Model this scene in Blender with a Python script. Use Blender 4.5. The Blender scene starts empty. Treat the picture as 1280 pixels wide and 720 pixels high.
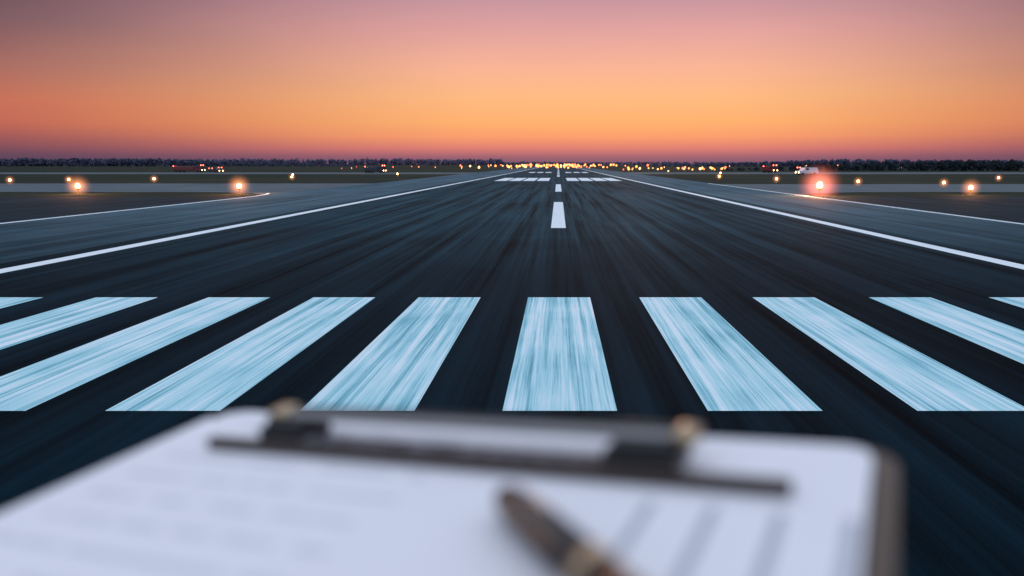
import bpy, bmesh, math, random
from mathutils import Vector, Matrix
random.seed(7)
S=bpy.context.scene
S.view_settings.view_transform='Standard'
S.view_settings.look='None'
S.view_settings.exposure=0
H=3.6

# ------------------------------------------------------------ node helpers
class NT:
    def __init__(s,nt): s.nt=nt; s.L=nt.links
    def n(s,t,**k):
        x=s.nt.nodes.new(t)
        for a,b in k.items(): setattr(x,a,b)
        return x
    def put(s,sock,v):
        if isinstance(v,bpy.types.NodeSocket): s.L.new(v,sock)
        elif isinstance(v,(tuple,list)) and len(v)==3 and sock.type=='RGBA': sock.default_value=(*v,1)
        else: sock.default_value=v
    def math(s,op,a,b=0.0,c=0.0,clamp=False):
        x=s.n('ShaderNodeMath',operation=op,use_clamp=clamp)
        s.put(x.inputs[0],a); s.put(x.inputs[1],b); s.put(x.inputs[2],c)
        return x.outputs[0]
    def mix(s,f,a,b,blend='MIX'):
        x=s.n('ShaderNodeMix',data_type='RGBA',blend_type=blend)
        s.put(x.inputs[0],f); s.put(x.inputs[6],a); s.put(x.inputs[7],b)
        return x.outputs[2]
    def ramp(s,f,stops,interp='LINEAR'):
        x=s.n('ShaderNodeValToRGB'); cr=x.color_ramp; cr.interpolation=interp
        while len(cr.elements)<len(stops): cr.elements.new(0.5)
        for e,(p,c) in zip(cr.elements,stops):
            e.position=p
            e.color=(c,c,c,1) if isinstance(c,(int,float)) else (*c,1)
        s.put(x.inputs[0],f); return x.outputs[0]
    def step(s,v,a,b):
        x=s.n('ShaderNodeMapRange',interpolation_type='SMOOTHSTEP')
        s.put(x.inputs[0],v); s.put(x.inputs[1],a); s.put(x.inputs[2],b)
        return x.outputs[0]
    def pos(s):
        g=s.n('ShaderNodeNewGeometry').outputs['Position']
        return g
    def obj(s): return s.n('ShaderNodeTexCoord').outputs['Object']
    def scale(s,v,sc):
        x=s.n('ShaderNodeMapping'); s.put(x.inputs[0],v); x.inputs['Scale'].default_value=sc
        return x.outputs[0]
    def noise(s,v,scale,detail=4,rough=0.55):
        x=s.n('ShaderNodeTexNoise'); s.put(x.inputs['Vector'],v)
        x.inputs['Scale'].default_value=scale; x.inputs['Detail'].default_value=detail
        x.inputs['Roughness'].default_value=rough
        return x.outputs[0]
    def xyz(s,v):
        x=s.n('ShaderNodeSeparateXYZ'); s.put(x.inputs[0],v); return x.outputs

def newmat(name):
    m=bpy.data.materials.new(name); m.use_nodes=True
    k=NT(m.node_tree); b=m.node_tree.nodes['Principled BSDF']
    return m,k,b
def simple(name,col,rough=0.5,metal=0.0,spec=0.5,var=0.12,scale=40):
    m,k,b=newmat(name)
    n=k.noise(k.obj(),scale)
    f=k.math('MULTIPLY_ADD',n,var*2,1-var)
    v=k.n('ShaderNodeVectorMath',operation='SCALE'); v.inputs[0].default_value=col; k.put(v.inputs['Scale'],f)
    k.put(b.inputs['Base Color'],v.outputs[0])
    k.put(b.inputs['Roughness'],k.math('MULTIPLY_ADD',n,0.15,rough-0.07))
    b.inputs['Metallic'].default_value=metal; b.inputs['Specular IOR Level'].default_value=spec
    return m
def emis(name,col,st):
    m,k,b=newmat(name)
    b.inputs['Base Color'].default_value=(*col,1)
    b.inputs['Emission Color'].default_value=(*col,1); b.inputs['Emission Strength'].default_value=st
    return m

# ------------------------------------------------------------ materials
def asphalt(name,near,far,streak=1.0,spec=0.12,rough=0.85,y0=20.0,y1=80.0):
    m,k,b=newmat(name); P=k.pos(); X=k.xyz(P)
    st=k.noise(k.scale(P,(1.3,0.018,1)),1.0,5,0.6)
    st2=k.noise(k.scale(P,(6,0.04,1)),1.0,4,0.65)
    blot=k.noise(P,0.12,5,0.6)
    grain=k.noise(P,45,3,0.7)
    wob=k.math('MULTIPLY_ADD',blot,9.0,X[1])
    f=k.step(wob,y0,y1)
    c=k.mix(f,near,far)  # near pavement painted darker, imitating the shading towards the frame edges
    s=k.math('MULTIPLY_ADD',k.math('SUBTRACT',st,0.5),4.2*streak,1.0)
    s=k.math('ADD',s,k.math('MULTIPLY',k.math('SUBTRACT',st2,0.5),2.4*streak))
    s=k.math('ADD',s,k.math('MULTIPLY',k.math('SUBTRACT',blot,0.5),0.9))
    s=k.math('ADD',s,k.math('MULTIPLY',k.math('SUBTRACT',grain,0.5),0.9))
    s=k.math('MAXIMUM',s,0.12)
    v=k.n('ShaderNodeVectorMath',operation='SCALE'); k.put(v.inputs[0],c); k.put(v.inputs['Scale'],s)
    k.put(b.inputs['Base Color'],v.outputs[0])
    b.inputs['Specular IOR Level'].default_value=spec
    k.put(b.inputs['Specular Tint'],(0.35,0.75,1.0))
    k.put(b.inputs['Roughness'],k.math('MULTIPLY_ADD',st,-0.25,rough+0.12))
    bp=k.n('ShaderNodeBump'); bp.inputs['Strength'].default_value=0.5; bp.inputs['Distance'].default_value=0.01
    k.put(bp.inputs['Height'],grain); k.L.new(bp.outputs[0],b.inputs['Normal'])
    return m
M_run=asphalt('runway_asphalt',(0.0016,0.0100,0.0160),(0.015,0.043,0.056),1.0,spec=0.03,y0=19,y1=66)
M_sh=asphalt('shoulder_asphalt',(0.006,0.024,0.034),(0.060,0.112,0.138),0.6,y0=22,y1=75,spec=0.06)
M_taxi=asphalt('taxiway_asphalt',(0.10,0.12,0.13),(0.10,0.12,0.13),0.3)

def paint(name,col,wear=1.0,under=(0.02,0.05,0.065),mid=0.46):
    m,k,b=newmat(name); P=k.pos()
    s1=k.noise(k.scale(P,(5,0.08,1)),1.0,5,0.65)
    s2=k.noise(k.scale(P,(24,0.22,1)),1.0,4,0.7)
    s3=k.noise(P,30,4,0.7); big=k.noise(P,0.4,2)
    t=k.math('ADD',k.math('MULTIPLY',s1,0.55),k.math('MULTIPLY',s2,0.36))
    t=k.math('ADD',t,k.math('MULTIPLY',s3,0.09))
    t=k.math('ADD',t,k.math('MULTIPLY',k.math('SUBTRACT',big,0.5),0.15))
    t=k.math('ADD',t,0.5-mid)
    c=k.ramp(t,[(0.37,(0.05,0.20,0.25)),(0.46,(0.22,0.50,0.56)),(0.53,(0.46,0.74,0.78)),(0.62,col)])
    c=k.mix(k.math('MULTIPLY',k.step(s3,0.64,0.75),0.4*wear),c,under)
    k.put(b.inputs['Base Color'],c); b.inputs['Roughness'].default_value=0.75
    b.inputs['Specular IOR Level'].default_value=0.15
    bp=k.n('ShaderNodeBump'); bp.inputs['Strength'].default_value=0.4; bp.inputs['Distance'].default_value=0.006
    k.put(bp.inputs['Height'],s3); k.L.new(bp.outputs[0],b.inputs['Normal'])
    return m
M_thr=paint('threshold_paint',(0.84,0.89,0.90),mid=0.465)
M_line=paint('line_paint',(0.86,0.88,0.88),0.4,mid=0.34)

m,k,b=newmat('grass'); P=k.pos()
n1=k.noise(P,0.02,5,0.6); n2=k.noise(P,0.9,5,0.7)
c=k.ramp(n1,[(0.35,(0.022,0.036,0.030)),(0.55,(0.046,0.050,0.032)),(0.7,(0.080,0.070,0.040))])
c=k.mix(k.math('MULTIPLY',n2,0.8),c,(0.014,0.022,0.020))
k.put(b.inputs['Base Color'],c); b.inputs['Roughness'].default_value=1; b.inputs['Specular IOR Level'].default_value=0.02
M_grass=m
m,k,b=newmat('tree_foliage'); P=k.pos()
c=k.ramp(k.noise(P,0.15,4),[(0.35,(0.016,0.024,0.028)),(0.65,(0.036,0.046,0.050))])
k.put(b.inputs['Base Color'],c); b.inputs['Roughness'].default_value=1; b.inputs['Specular IOR Level'].default_value=0.0
M_tree=m
M_bark=simple('bark',(0.04,0.035,0.03),0.9)
M_far=simple('far_foliage',(0.09,0.095,0.14),1.0,spec=0.0,scale=0.05)  # distance haze painted into the leaf colour
M_vfar=simple('hazy_foliage',(0.17,0.14,0.21),1.0,spec=0.0,scale=0.05)  # stronger haze tint in the colour, no real air haze

# ------------------------------------------------------------ mesh helpers
def link(o,parent=None):
    S.collection.objects.link(o)
    if parent: o.parent=parent
    return o
def meshobj(name,bm,mats,parent=None,smooth=False):
    me=bpy.data.meshes.new(name); bm.to_mesh(me); bm.free()
    for mt in (mats if isinstance(mats,list) else [mats]): me.materials.append(mt)
    if smooth:
        for p in me.polygons: p.use_smooth=True
    return link(bpy.data.objects.new(name,me),parent)
def empty(name,loc=(0,0,0),rotz=0):
    e=bpy.data.objects.new(name,None); e.empty_display_size=0.2
    e.location=loc; e.rotation_euler=(0,0,rotz); return link(e)
def sheet(name,polys,z,mat):
    bm=bmesh.new()
    for p in polys:
        bm.faces.new([bm.verts.new((x,y,z)) for x,y in p])
    bmesh.ops.recalc_face_normals(bm,faces=bm.faces)
    for f in bm.faces:
        if f.normal.z<0: f.normal_flip()
    return meshobj(name,bm,mat)
def rect(x0,x1,y0,y1): return [(x0,y0),(x1,y0),(x1,y1),(x0,y1)]
def box(bm,x0,x1,y0,y1,z0,z1,bev=0,mi=0):
    r=bmesh.ops.create_cube(bm,size=1)
    vs=r['verts']
    bmesh.ops.scale(bm,vec=(x1-x0,y1-y0,z1-z0),verts=vs)
    bmesh.ops.translate(bm,vec=((x0+x1)/2,(y0+y1)/2,(z0+z1)/2),verts=vs)
    fs=set(f for v in vs for f in v.link_faces)
    for f in fs: f.material_index=mi
    if bev:
        es=list(set(e for v in vs for e in v.link_edges))
        bmesh.ops.bevel(bm,geom=es,offset=bev,segments=2,affect='EDGES',profile=0.6)
def cyl(bm,p0,p1,r0,r1=None,seg=16,mi=0):
    r1=r0 if r1 is None else r1
    p0=Vector(p0);p1=Vector(p1); d=p1-p0
    q=d.to_track_quat('Z','Y').to_matrix().to_4x4()
    r=bmesh.ops.create_cone(bm,cap_ends=True,segments=seg,radius1=r0,radius2=r1,depth=d.length,matrix=Matrix.Translation((p0+p1)/2)@q)
    for f in set(f for v in r['verts'] for f in v.link_faces): f.material_index=mi
def strip(pts,w):
    out=[]
    n=len(pts); L=[];R=[]
    for i,(x,y) in enumerate(pts):
        a=Vector(pts[max(i-1,0)]); c=Vector(pts[min(i+1,n-1)]); d=(c-a).normalized()
        nx,ny=-d.y,d.x
        L.append((x+nx*w/2,y+ny*w/2)); R.append((x-nx*w/2,y-ny*w/2))
    for i in range(n-1): out.append([L[i],L[i+1],R[i+1],R[i]])
    return out

# ------------------------------------------------------------ ground
sheet('ground',[rect(-6000,6000,-300,9000)],0,M_grass)
def arc(cx,cy,r,a0,a1,n=14):
    return [(cx+r*math.cos(math.radians(a0+(a1-a0)*i/n)),cy+r*math.sin(math.radians(a0+(a1-a0)*i/n))) for i in range(n+1)]
sheet('taxiway',[rect(-420,-34.6,104,150),rect(28.6,420,104,145),rect(-620,-34.6,290,345),rect(28.6,620,290,350)],0.012,M_taxi)
aL=arc(-49,89,15,0,90); aR=arc(43,89,15,180,90)
sheet('taxiway_fillet',[aL+[(-34.6,104.0)], [(28.6,104.0)]+aR],0.012,M_taxi)
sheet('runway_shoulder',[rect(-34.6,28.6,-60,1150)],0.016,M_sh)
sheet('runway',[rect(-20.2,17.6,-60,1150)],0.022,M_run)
cs=[-17.9,-14.8,-11.7,-8.65,-5.8,-2.95,0.02,3.03,6.1,9.25,12.5]
sheet('threshold_marking',[rect(c-0.84,c+0.84,11.25,21.3) for c in cs],0.028,M_thr)
dash=[rect(-0.42,0.42,45,76),rect(-0.42,0.42,105,143)]+[rect(-0.42,0.42,y,y+30) for y in range(230,1000,50)]
sheet('centerline_marking',dash,0.028,M_line)
tz=[]
for i in range(4):
    tz.append(rect(-13.8+i*3.05,-11.2+i*3.05,172,208)); tz.append(rect(1.9+i*3.05,4.5+i*3.05,172,208))
for i in range(3):
    tz.append(rect(-12.5+i*3.5,-10.0+i*3.5,330,362)); tz.append(rect(3+i*3.5,5.5+i*3.5,330,362))
sheet('touchdown_marking',tz,0.028,M_line)
sheet('runway_edge_line',[rect(-19.2,-18.45,-60,1150),rect(15.95,16.7,-60,1150)],0.028,M_line)
pl=strip([(-33.9,-60),(-33.9,84)]+[(-34.1,90),(-34.7,95),(-35.8,99)],0.45)
pr=strip([(28.0,-60),(28.0,104),(28.0,150)],0.4)
sheet('taxiway_edge_line',pl+pr,0.028,M_line)
M_patch=asphalt('patch_asphalt',(0.008,0.020,0.026),(0.014,0.026,0.032),0.4,spec=0.04)
sheet('blast_pad',[rect(-420,-34.8,-60,88.5)],0.008,M_patch)
sheet('blast_pad',[rect(28.8,420,-60,88.5)],0.008,M_patch)

# ------------------------------------------------------------ trees
def trees(name,x0,x1,y,hf,dx,leaf,mats,gap=0.0,seed=1,depth=25,var=(.75,1.1),nc=5,nq=22):
    rnd=random.Random(seed); V=[];F=[];MI=[]; x=x0
    def quad(p,s):
        a=Vector((rnd.uniform(-1,1),rnd.uniform(-1,1),rnd.uniform(-1,1))).normalized(); b2=a.orthogonal().normalized()
        i=len(V); V.extend([p+a*s,p+b2*s,p-a*s*.8,p-b2*s*.9]); F.append((i,i+1,i+2,i+3)); MI.append(0)
    while x<x1:
        x+=dx*rnd.uniform(0.5,1.3)
        if rnd.random()<gap: continue
        yy=y+rnd.uniform(-depth,depth); hh=hf(x)*rnd.uniform(*var)*(0.95+0.05*math.sin(x*0.013+seed))
        i=len(V); r0=.05*hh; r1=.02*hh
        for zz,r in ((0,r0),(hh*.6,r1)):
            V.extend([Vector((x-r,yy-r,zz)),Vector((x+r,yy-r,zz)),Vector((x+r,yy+r,zz)),Vector((x-r,yy+r,zz))])
        for j in range(4): F.append((i+j,i+(j+1)%4,i+4+(j+1)%4,i+4+j)); MI.append(1)
        for j in range(nc):
            cx=x+rnd.uniform(-.35,.35)*hh; cy=yy+rnd.uniform(-.3,.3)*hh; cz=hh*rnd.uniform(.25,.8); cr=hh*rnd.uniform(.16,.27)
            for q in range(nq):
                d=Vector((rnd.gauss(0,1),rnd.gauss(0,1),rnd.gauss(0,1))).normalized()*cr*rnd.uniform(.4,1.05)
                quad(Vector((cx,cy,cz))+d,leaf*hh*rnd.uniform(.6,1.3))
        for q in range(26):
            quad(Vector((x+rnd.uniform(-.9,.9)*dx,yy+rnd.uniform(-3,3),rnd.uniform(0,.7)*hh)),leaf*1.5*hh)
    me=bpy.data.meshes.new(name); me.from_pydata(V,[],F)
    for mt in mats: me.materials.append(mt)
    me.polygons.foreach_set('material_index',MI)
    return link(bpy.data.objects.new(name,me))
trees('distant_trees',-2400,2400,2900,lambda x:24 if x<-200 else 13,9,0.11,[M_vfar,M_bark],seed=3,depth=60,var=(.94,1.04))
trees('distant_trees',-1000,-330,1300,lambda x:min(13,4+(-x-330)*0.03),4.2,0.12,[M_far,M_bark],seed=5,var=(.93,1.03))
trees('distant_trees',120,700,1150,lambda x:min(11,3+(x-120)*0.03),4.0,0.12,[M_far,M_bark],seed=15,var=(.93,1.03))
trees('distant_trees',85,420,430,lambda x:min(6.2,1.6+(x-85)*0.035),1.5,0.09,[M_tree,M_bark],seed=11,depth=14,var=(.88,1.05))

# ------------------------------------------------------------ lamps
M_hous=simple('lamp_housing',(0.5,0.3,0.05),0.5)
M_orange=emis('lamp_lens_orange',(1.0,0.42,0.12),22)
M_red=emis('lamp_lens_red',(1.0,0.22,0.10),22)
M_white=emis('lamp_lens_warm',(1.0,0.62,0.32),16)
def halo_mat(name,col,st):  # emissive volume imitating lamp glare, no actual mist
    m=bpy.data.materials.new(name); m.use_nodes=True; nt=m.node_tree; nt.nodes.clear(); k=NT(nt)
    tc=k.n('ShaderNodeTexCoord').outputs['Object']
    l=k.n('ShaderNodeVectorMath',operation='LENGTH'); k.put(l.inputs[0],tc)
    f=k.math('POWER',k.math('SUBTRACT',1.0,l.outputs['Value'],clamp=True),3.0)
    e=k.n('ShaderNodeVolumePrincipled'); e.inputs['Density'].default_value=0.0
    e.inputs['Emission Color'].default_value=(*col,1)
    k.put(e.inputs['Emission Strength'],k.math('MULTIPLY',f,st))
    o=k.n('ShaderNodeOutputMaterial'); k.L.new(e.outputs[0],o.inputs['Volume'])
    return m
H_or=halo_mat('added_glow_orange',(1,0.34,0.12),2.0)
H_rd=halo_mat('added_glow_red',(1,0.22,0.14),1.7)
def lamp(x,y,size,mat,halo=None,hr=1.6,power=0):
    e=empty('runway_edge_light',(x,y,0.03))
    bm=bmesh.new()
    cyl(bm,(0,0,0),(0,0,0.04),0.18*size,0.16*size); cyl(bm,(0,0,0.04),(0,0,0.28*size),0.03*size)
    cyl(bm,(0,0,0.28*size),(0,0,0.38*size),0.10*size,0.13*size)
    meshobj('housing',bm,M_hous,e)
    bm=bmesh.new(); bmesh.ops.create_uvsphere(bm,u_segments=16,v_segments=10,radius=0.14*size)
    bmesh.ops.scale(bm,vec=(1,1,1.2),verts=bm.verts); bmesh.ops.translate(bm,vec=(0,0,0.5*size),verts=bm.verts)
    meshobj('lens',bm,mat,e,True)
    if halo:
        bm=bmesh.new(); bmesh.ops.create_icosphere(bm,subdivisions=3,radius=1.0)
        o=meshobj('added_glow',bm,halo,e); o.scale=(hr,hr,hr); o.location=(0,0,0.5*size)  # added glow sphere around the lens, stands in for glare
    if power:
        ld=bpy.data.lights.new('bulb','POINT'); ld.energy=power; ld.color=(1,0.4,0.18); ld.shadow_soft_size=0.2
        o=bpy.data.objects.new('bulb',ld); o.location=(0,0,0.9*size+0.3); link(o,e)
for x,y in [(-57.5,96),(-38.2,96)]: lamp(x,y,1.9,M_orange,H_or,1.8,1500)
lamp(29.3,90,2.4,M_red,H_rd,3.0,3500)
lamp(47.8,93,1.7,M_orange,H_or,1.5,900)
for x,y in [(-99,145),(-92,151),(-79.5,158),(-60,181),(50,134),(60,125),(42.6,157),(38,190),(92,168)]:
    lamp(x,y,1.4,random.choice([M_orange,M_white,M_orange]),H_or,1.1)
for x,y in [(-71,215),(-47,235),(52,258)]: lamp(x,y,1.5,M_orange)

bmA=bmesh.new(); rnd=random.Random(4)
def dot(x,y,z,r,mi):
    rr=bmesh.ops.create_icosphere(bmA,subdivisions=1,radius=r,matrix=Matrix.Translation((x,y,z)))
    for f in set(f for v in rr['verts'] for f in v.link_faces): f.material_index=mi
    cyl(bmA,(x,y,0),(x,y,z-r*0.9),0.12,0.08,5,3)
for i in range(75):
    y=rnd.uniform(450,1000); dot(rnd.gauss(-0.012,0.05)*y,y,rnd.uniform(.8,2.8),y/1000*rnd.uniform(.7,1.6),rnd.choice([0,0,1,0,2]))
for i in range(45):
    y=rnd.uniform(850,1100); dot(rnd.gauss(0.0,0.032)*y,y,rnd.uniform(.8,3.4),y/1000*rnd.uniform(.8,1.6),rnd.choice([0,0,1,0,2]))
for i in range(46):
    y=rnd.uniform(320,520); dot(rnd.uniform(0.08,0.21)*y,y,rnd.uniform(.6,1.8),y/1000*rnd.uniform(.6,1.6),rnd.choice([0,0,1,2]))
for i in range(12):
    y=rnd.uniform(380,800); dot(rnd.uniform(-0.3,-0.08)*y,y,rnd.uniform(.6,1.5),y/1000*rnd.uniform(.4,.8),rnd.choice([0,1,2]))
for i in range(16):
    y=rnd.uniform(380,900); dot(rnd.uniform(0.2,0.6)*y,y,rnd.uniform(.6,2.5),y/1000*rnd.uniform(.4,.7),rnd.choice([0,1]))
M_pole=simple('pole_metal',(0.2,0.2,0.2),0.6)
meshobj('airfield_lights',bmA,[emis('far_orange',(1,.30,.07),3.6),emis('far_warm',(1,.50,.20),3.6),emis('far_red',(1,.15,.06),3.6),M_pole])

# ------------------------------------------------------------ vehicles
M_glass=simple('vehicle_glass',(0.02,0.03,0.04),0.1); M_tyre=simple('tyre',(0.02,0.02,0.02),0.9)
M_vred=simple('red_vehicle_paint',(0.18,0.03,0.03),0.35); M_vwh=simple('white_vehicle_paint',(0.75,0.75,0.77),0.35)
M_vdk=simple('dark_vehicle_paint',(0.04,0.04,0.05),0.4); M_steel=simple('steel',(0.45,0.45,0.47),0.4,0.6)
E_red=emis('beacon_red',(1,.12,.06),12); E_hd=emis('headlamp',(1,.5,.22),14)
def vehicle(name,x,y,L,hgt,rot,body,kind):
    e=empty(name,(x,y,0.02),rot); w=2.5 if L>6.5 else 1.9
    bm=bmesh.new(); r=hgt*0.17
    if kind=='truck':
        cab=L*0.24
        box(bm,L/2-cab,L/2,-w/2,w/2,r*1.0,hgt*.92,.12)
        box(bm,-L/2,L/2-cab-.2,-w/2*.9,w/2*.9,r*1.0,r*1.6,.05,1)
        box(bm,-L/2,L/2-cab-.35,-w/2,w/2,r*1.65,hgt*.80,.12)
        box(bm,-L/2+.4,L/2-cab-.8,-w/4,w/4,hgt*.805,hgt*.90,.05,1)
        meshobj('body',bm,[body,M_vdk],e)
        bm=bmesh.new(); box(bm,L/2-cab*.55,L/2+.02,-w/2*.9,w/2*.9,hgt*.55,hgt*.82,.04)
        box(bm,L/2-cab*.8,L/2-cab*.2,-w/2-.02,w/2+.02,hgt*.55,hgt*.8,.02); meshobj('windows',bm,M_glass,e)
        ax=[L/2-cab*.6,-L/2+L*.12,-L/2+L*.27]
    else:
        box(bm,-L/2,L/2,-w/2,w/2,r,hgt*.58,.12)
        prof=[(-L*.48,hgt*.585),(L*.32,hgt*.585),(L*.17,hgt),(-L*.44,hgt)]
        if kind=='pickup': prof=[(-L*.05,hgt*.585),(L*.30,hgt*.585),(L*.18,hgt),(0,hgt)]
        f1=[bm.verts.new((a,-w/2*.93,c)) for a,c in prof]; f2=[bm.verts.new((a,w/2*.93,c)) for a,c in prof]
        bm.faces.new(f1); bm.faces.new(f2[::-1])
        for i in range(4): bm.faces.new([f1[i],f1[(i+1)%4],f2[(i+1)%4],f2[i]])
        bmesh.ops.recalc_face_normals(bm,faces=bm.faces)
        meshobj('body',bm,[body,M_vdk],e)
        bm=bmesh.new(); box(bm,L*.0+.05,L*.16,-w/2*.96,w/2*.96,hgt*.64,hgt*.92,.02)
        meshobj('windows',bm,M_glass,e); ax=[L*.32,-L*.3]
    bm=bmesh.new()
    for a in ax:
        for s in (-1,1): cyl(bm,(a,s*(w/2-.28),r),(a,s*(w/2+.03),r),r,r,18)
    meshobj('wheels',bm,M_tyre,e)
    bm=bmesh.new(); 
    for s in (-.5,.5): cyl(bm,(L/2-.5,s*w*.6,hgt*.94),(L/2-.5,s*w*.6,hgt*1.06),.22,.18,10)
    for s in (-.5,.5): cyl(bm,(-L/2+.3,s*w*.6,hgt*.8),(-L/2+.3,s*w*.6,hgt*.9),.2,.16,10)
    meshobj('beacons',bm,E_red,e)
    bm=bmesh.new()
    for s in (-1,1): cyl(bm,(L/2-.02,s*w*.36,hgt*.33),(L/2+.06,s*w*.36,hgt*.33),.25,.22,12)
    meshobj('headlamps',bm,E_hd,e)
vehicle('tanker_truck',-163,355,15,3.1,-0.25,M_vred,'truck')
vehicle('pickup_truck',-149,350,7,2.1,-0.5,M_vdk,'pickup')
vehicle('airport_truck',-74,325,9,3.0,-0.35,M_vdk,'truck')
vehicle('fire_truck',88,335,7.6,3.1,-1.2,M_vred,'truck')
vehicle('white_van',84,272,7.5,2.4,math.pi+.3,M_vwh,'van')

# ------------------------------------------------------------ clipboard
PL=Vector((-.1845,.4293,-.1356+H))
ex=Vector((.9118,-.4007,.0834)).normalized(); ey=Vector((.3965,.9159,.0620)); ey=(ey-ex*ey.dot(ex)).normalized(); ez=ex.cross(ey)
cb=empty('clipboard'); cb.empty_display_size=.05
cb.matrix_world=Matrix(((ex.x,ey.x,ez.x,PL.x),(ex.y,ey.y,ez.y,PL.y),(ex.z,ey.z,ez.z,PL.z),(0,0,0,1)))
def slab(name,x0,x1,y0,y1,z0,z1,rad,mat,rot=0,parent=cb):
    bm=bmesh.new(); pts=[]
    for cx,cy,a in [(x1-rad,y1-rad,0),(x0+rad,y1-rad,90),(x0+rad,y0+rad,180),(x1-rad,y0+rad,270)]:
        for i in range(7):
            t=math.radians(a+15*i); pts.append((cx+rad*math.cos(t),cy+rad*math.sin(t)))
    c,s=math.cos(rot),math.sin(rot); mx,my=x0,y1
    vs=[bm.verts.new((mx+(px-mx)*c-(py-my)*s,my+(px-mx)*s+(py-my)*c,z0)) for px,py in pts]
    f=bm.faces.new(vs); r=bmesh.ops.extrude_face_region(bm,geom=[f])
    bmesh.ops.translate(bm,vec=(0,0,z1-z0),verts=[v for v in r['geom'] if isinstance(v,bmesh.types.BMVert)])
    bmesh.ops.recalc_face_normals(bm,faces=bm.faces)
    return meshobj(name,bm,mat,parent)
M_board=simple('hardboard',(0.10,0.06,0.035),0.5,scale=120)
def paper_mat(name,lines=True):
    m,k,b=newmat(name); O=k.obj(); X=k.xyz(O)
    fr=k.math('FRACT',k.math('MULTIPLY',X[1],1/0.020))
    ln=k.math('MULTIPLY',k.step(fr,0.76,0.80),k.math('SUBTRACT',1.0,k.step(fr,0.95,0.99)))
    words=k.step(k.noise(k.scale(O,(70,25,1)),1.0,2),0.42,0.5)
    inx=k.math('MULTIPLY',k.step(X[0],0.025,0.027),k.math('SUBTRACT',1.0,k.step(X[0],0.17,0.172)))
    txt=k.math('MULTIPLY',k.math('MULTIPLY',k.math('MULTIPLY',ln,words),inx),0.5)
    cx=k.math('FRACT',k.math('MULTIPLY',X[0],1/0.022))
    col=k.math('MULTIPLY',k.math('SUBTRACT',1.0,k.step(cx,0.16,0.22)),k.step(X[0],0.262,0.264))
    col=k.math('MULTIPLY',col,k.math('SUBTRACT',1.0,k.step(X[1],-0.066,-0.062)))
    t=k.math('MULTIPLY',k.math('MAXIMUM',txt,col),0.6)
    base=k.mix(k.noise(O,18,4),(0.89,0.82,0.82),(0.94,0.88,0.875))
    k.put(b.inputs['Base Color'],k.mix(t,base,(0.2,0.22,0.28)) if lines else base)
    b.inputs['Roughness'].default_value=0.85; b.inputs['Specular IOR Level'].default_value=0.2
    return m
M_paper=paper_mat('printed_paper'); M_paper2=paper_mat('blank_paper',False)
slab('board',0.012,.345,-.45,.005,-.006,-.0025,.020,M_board)
slab('under_sheet',0.003,.327,-.43,-.004,-.0022,-.0008,.001,M_paper2,0.012)
slab('under_sheet_2',.000,.31,-.44,-.014,-.0005,.0001,.001,M_paper2,0.03)
slab('top_sheet',0.008,.336,-.44,-.003,.0003,.0008,.012,M_paper,0.0)
M_chrome=simple('clip_chrome',(0.30,0.29,0.28),0.38,0.85); M_dark=simple('clip_dark_metal',(0.015,0.013,0.013),0.4,0.3)
M_brown=simple('clip_bronze',(0.045,0.028,0.022),0.4,0.4); M_brass=simple('brass',(0.5,0.38,0.24),0.3,1.0)
clip=bpy.data.objects.new('clip',None); link(clip,cb)
bm=bmesh.new(); box(bm,.072,.266,-.0350,-.0265,.0105,.0130,.0010)
meshobj('lever_bar',bm,M_chrome,clip)
bm=bmesh.new(); cyl(bm,(.074,-.0260,.0122),(.266,-.0260,.0122),.0020,seg=20)
meshobj('lever_edge',bm,M_dark,clip)
bm=bmesh.new()
for a in (.066,.266): box(bm,a,a+.010,-.0365,-.0240,.0095,.0155,.0025)
meshobj('bar_ends',bm,M_brass,clip,True)
bm=bmesh.new(); box(bm,.066,.092,-.0445,-.022,.001,.0095,.002); box(bm,.240,.270,-.0445,-.022,.001,.0095,.002)
for a in (.066,.242):
    for j in range(8): cyl(bm,(a+.003*j+.002,-.037,.008),(a+.003*j+.004,-.037,.008),.0042,seg=12)
meshobj('hinge_blocks',bm,M_dark,clip)
m,k,b=newmat('clip_plate'); O=k.obj(); X=k.xyz(O)
lt=k.step(k.noise(k.scale(O,(260,40,1)),1.0,1),0.45,0.52)
row=k.math('MULTIPLY',k.step(X[1],-.0455,-.045),k.math('SUBTRACT',1.0,k.step(X[1],-.0385,-.038)))
k.put(b.inputs['Base Color'],k.mix(k.math('MULTIPLY',lt,row),(0.16,0.16,0.18),(0.015,0.015,0.02)))
b.inputs['Metallic'].default_value=.2; b.inputs['Roughness'].default_value=.5
bm=bmesh.new(); box(bm,.092,.240,-.0475,-.036,.002,.0050,.001); meshobj('plate',bm,m,clip)
bm=bmesh.new(); box(bm,.042,.312,-.0535,-.0478,.0012,.0062,.0012); meshobj('jaw',bm,M_brown,clip)

pen=empty('pen'); 
M_pen=simple('pen_brown_lacquer',(0.04,0.024,0.02),0.25)
p0=cb.matrix_world@Vector((.2185,-.084,.0078)); p1=cb.matrix_world@Vector((.325,-.170,.0068))
d=(p1-p0); q=d.to_track_quat('Z','Y').to_matrix().to_4x4()
pen.matrix_world=Matrix.Translation(p0)@q
def lathe(name,prof,mat,parent,seg=28):
    bm=bmesh.new(); rings=[]
    for z,r in prof: rings.append([bm.verts.new((r*math.cos(2*math.pi*i/seg),r*math.sin(2*math.pi*i/seg),z)) for i in range(seg)])
    for a,b3 in zip(rings,rings[1:]):
        for i in range(seg): bm.faces.new([a[i],a[(i+1)%seg],b3[(i+1)%seg],b3[i]])
    bm.faces.new(rings[0][::-1]); bm.faces.new(rings[-1]); bmesh.ops.recalc_face_normals(bm,faces=bm.faces)
    return meshobj(name,bm,mat,parent,True)
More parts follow.
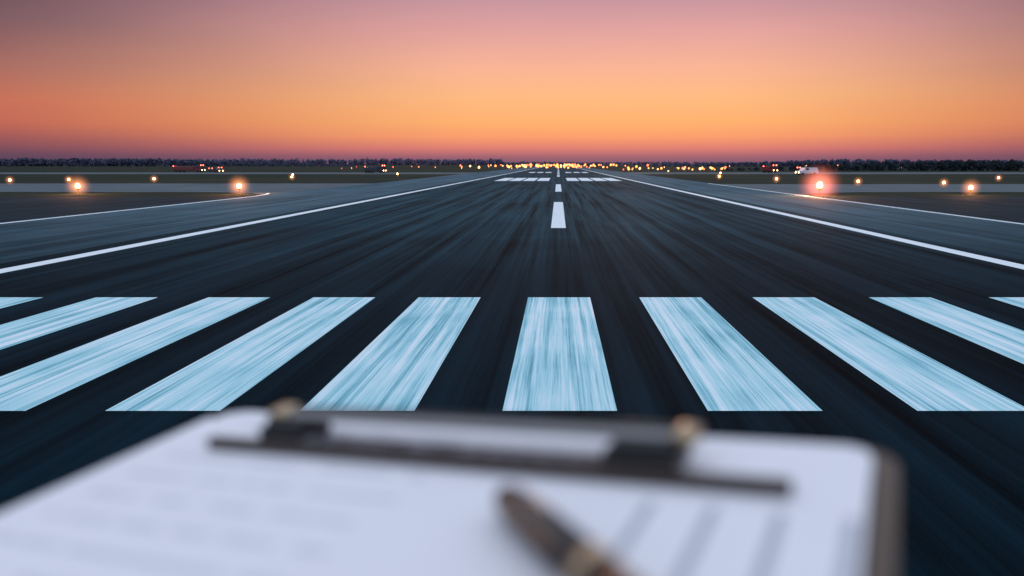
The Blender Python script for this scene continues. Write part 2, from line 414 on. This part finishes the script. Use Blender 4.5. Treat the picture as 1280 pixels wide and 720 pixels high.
lathe('tip',[(-.001,.0025),(0,.0035),(.003,.0048),(.006,.0056)],M_pen,pen)
lathe('grip',[(.006,.0056),(.014,.0066),(.030,.0070),(.060,.0070)],M_pen,pen)
lathe('ring',[(.060,.0073),(.066,.0073)],M_brass,pen)
lathe('barrel',[(.066,.0070),(.10,.0068),(.130,.0056),(.134,.0045)],M_pen,pen)
lathe('cap_button',[(.134,.003),(.142,.003),(.143,.002)],M_brass,pen)
bm=bmesh.new(); box(bm,-.0011,.0011,.0072,.0086,.014,.050,.0004); pc=meshobj('pocket_clip',bm,M_brass,pen)
pc.rotation_euler=(0,0,1.0)

# ------------------------------------------------------------ world
W=bpy.data.worlds.new('World'); S.world=W; W.use_nodes=True
nt=W.node_tree; k=NT(nt); bg=nt.nodes['Background']
def lin(r,g,b): return tuple(((c/255)/12.92 if c/255<=0.04045 else ((c/255+.055)/1.055)**2.4) for c in (r,g,b))
V=k.n('ShaderNodeTexCoord').outputs['Generated']; X=k.xyz(V)
z=X[2]; f=k.math('MULTIPLY',z,4.0,clamp=True)   # z 0..0.25
cen=k.ramp(f,[(0.0,lin(112,84,108)),(0.035,lin(158,98,114)),(0.075,lin(218,124,116)),(0.13,lin(248,156,110)),(0.20,lin(254,176,112)),(0.32,lin(254,186,130)),(0.46,lin(248,180,150)),(0.61,lin(230,166,160)),(0.77,lin(198,149,160)),(1.0,lin(140,120,150))])
sid=k.ramp(f,[(0.0,lin(74,64,88)),(0.045,lin(100,70,90)),(0.10,lin(146,82,88)),(0.17,lin(190,100,86)),(0.26,lin(196,108,88)),(0.40,lin(158,100,96)),(0.58,lin(110,82,92)),(0.8,lin(72,60,78)),(1.0,lin(65,65,90))])
az=k.math('ARCTAN2',X[0],X[1])
azd=k.math('ABSOLUTE',k.math('SUBTRACT',az,0.05))
gf=k.step(azd,0.12,0.74)
gf=k.math('ADD',gf,k.math('MULTIPLY',k.math('SUBTRACT',k.noise(k.scale(V,(2,2,9)),1.0,3),0.5),0.22),clamp=True)
col=k.mix(gf,cen,sid)
up=k.ramp(z,[(0.2,(0.0,0.0,0.0)),(0.50,(1,1,1))])
col=k.mix(up,col,(0.70,0.84,1.06))
back=k.step(X[1],0.2,-0.6)
col=k.mix(k.math('MULTIPLY',back,0.8),col,(0.54,0.66,0.90))
sky=k.n('ShaderNodeTexSky'); sky.sky_type='NISHITA'; sky.sun_disc=False
sky.sun_elevation=math.radians(2); sky.sun_rotation=math.radians(5)
sv=k.n('ShaderNodeVectorMath',operation='SCALE'); k.put(sv.inputs[0],sky.outputs[0]); sv.inputs['Scale'].default_value=0.001
ad=k.n('ShaderNodeVectorMath',operation='ADD'); k.put(ad.inputs[0],col); k.put(ad.inputs[1],sv.outputs[0])
k.L.new(ad.outputs[0],bg.inputs['Color']); bg.inputs['Strength'].default_value=1.0

sun=bpy.data.lights.new('sun','SUN'); sun.energy=0.15; sun.angle=math.radians(2); sun.color=(1,.6,.35)
so=bpy.data.objects.new('sun',sun); link(so)
dirv=Vector((-math.sin(math.radians(5)),-math.cos(math.radians(5)),-math.tan(math.radians(2))))
so.rotation_euler=dirv.to_track_quat('-Z','Y').to_euler(); so.location=(0,0,50)

# ------------------------------------------------------------ camera
cam=bpy.data.cameras.new('camera'); co=bpy.data.objects.new('camera',cam); link(co)
co.location=(0,0,H); co.rotation_euler=(math.radians(90-8.85),0,0)
cam.lens=28; cam.sensor_width=36; cam.shift_x=-58/1280
cam.clip_start=0.01; cam.clip_end=20000
cam.dof.use_dof=True; cam.dof.focus_distance=12; cam.dof.aperture_fstop=3.2
S.camera=co
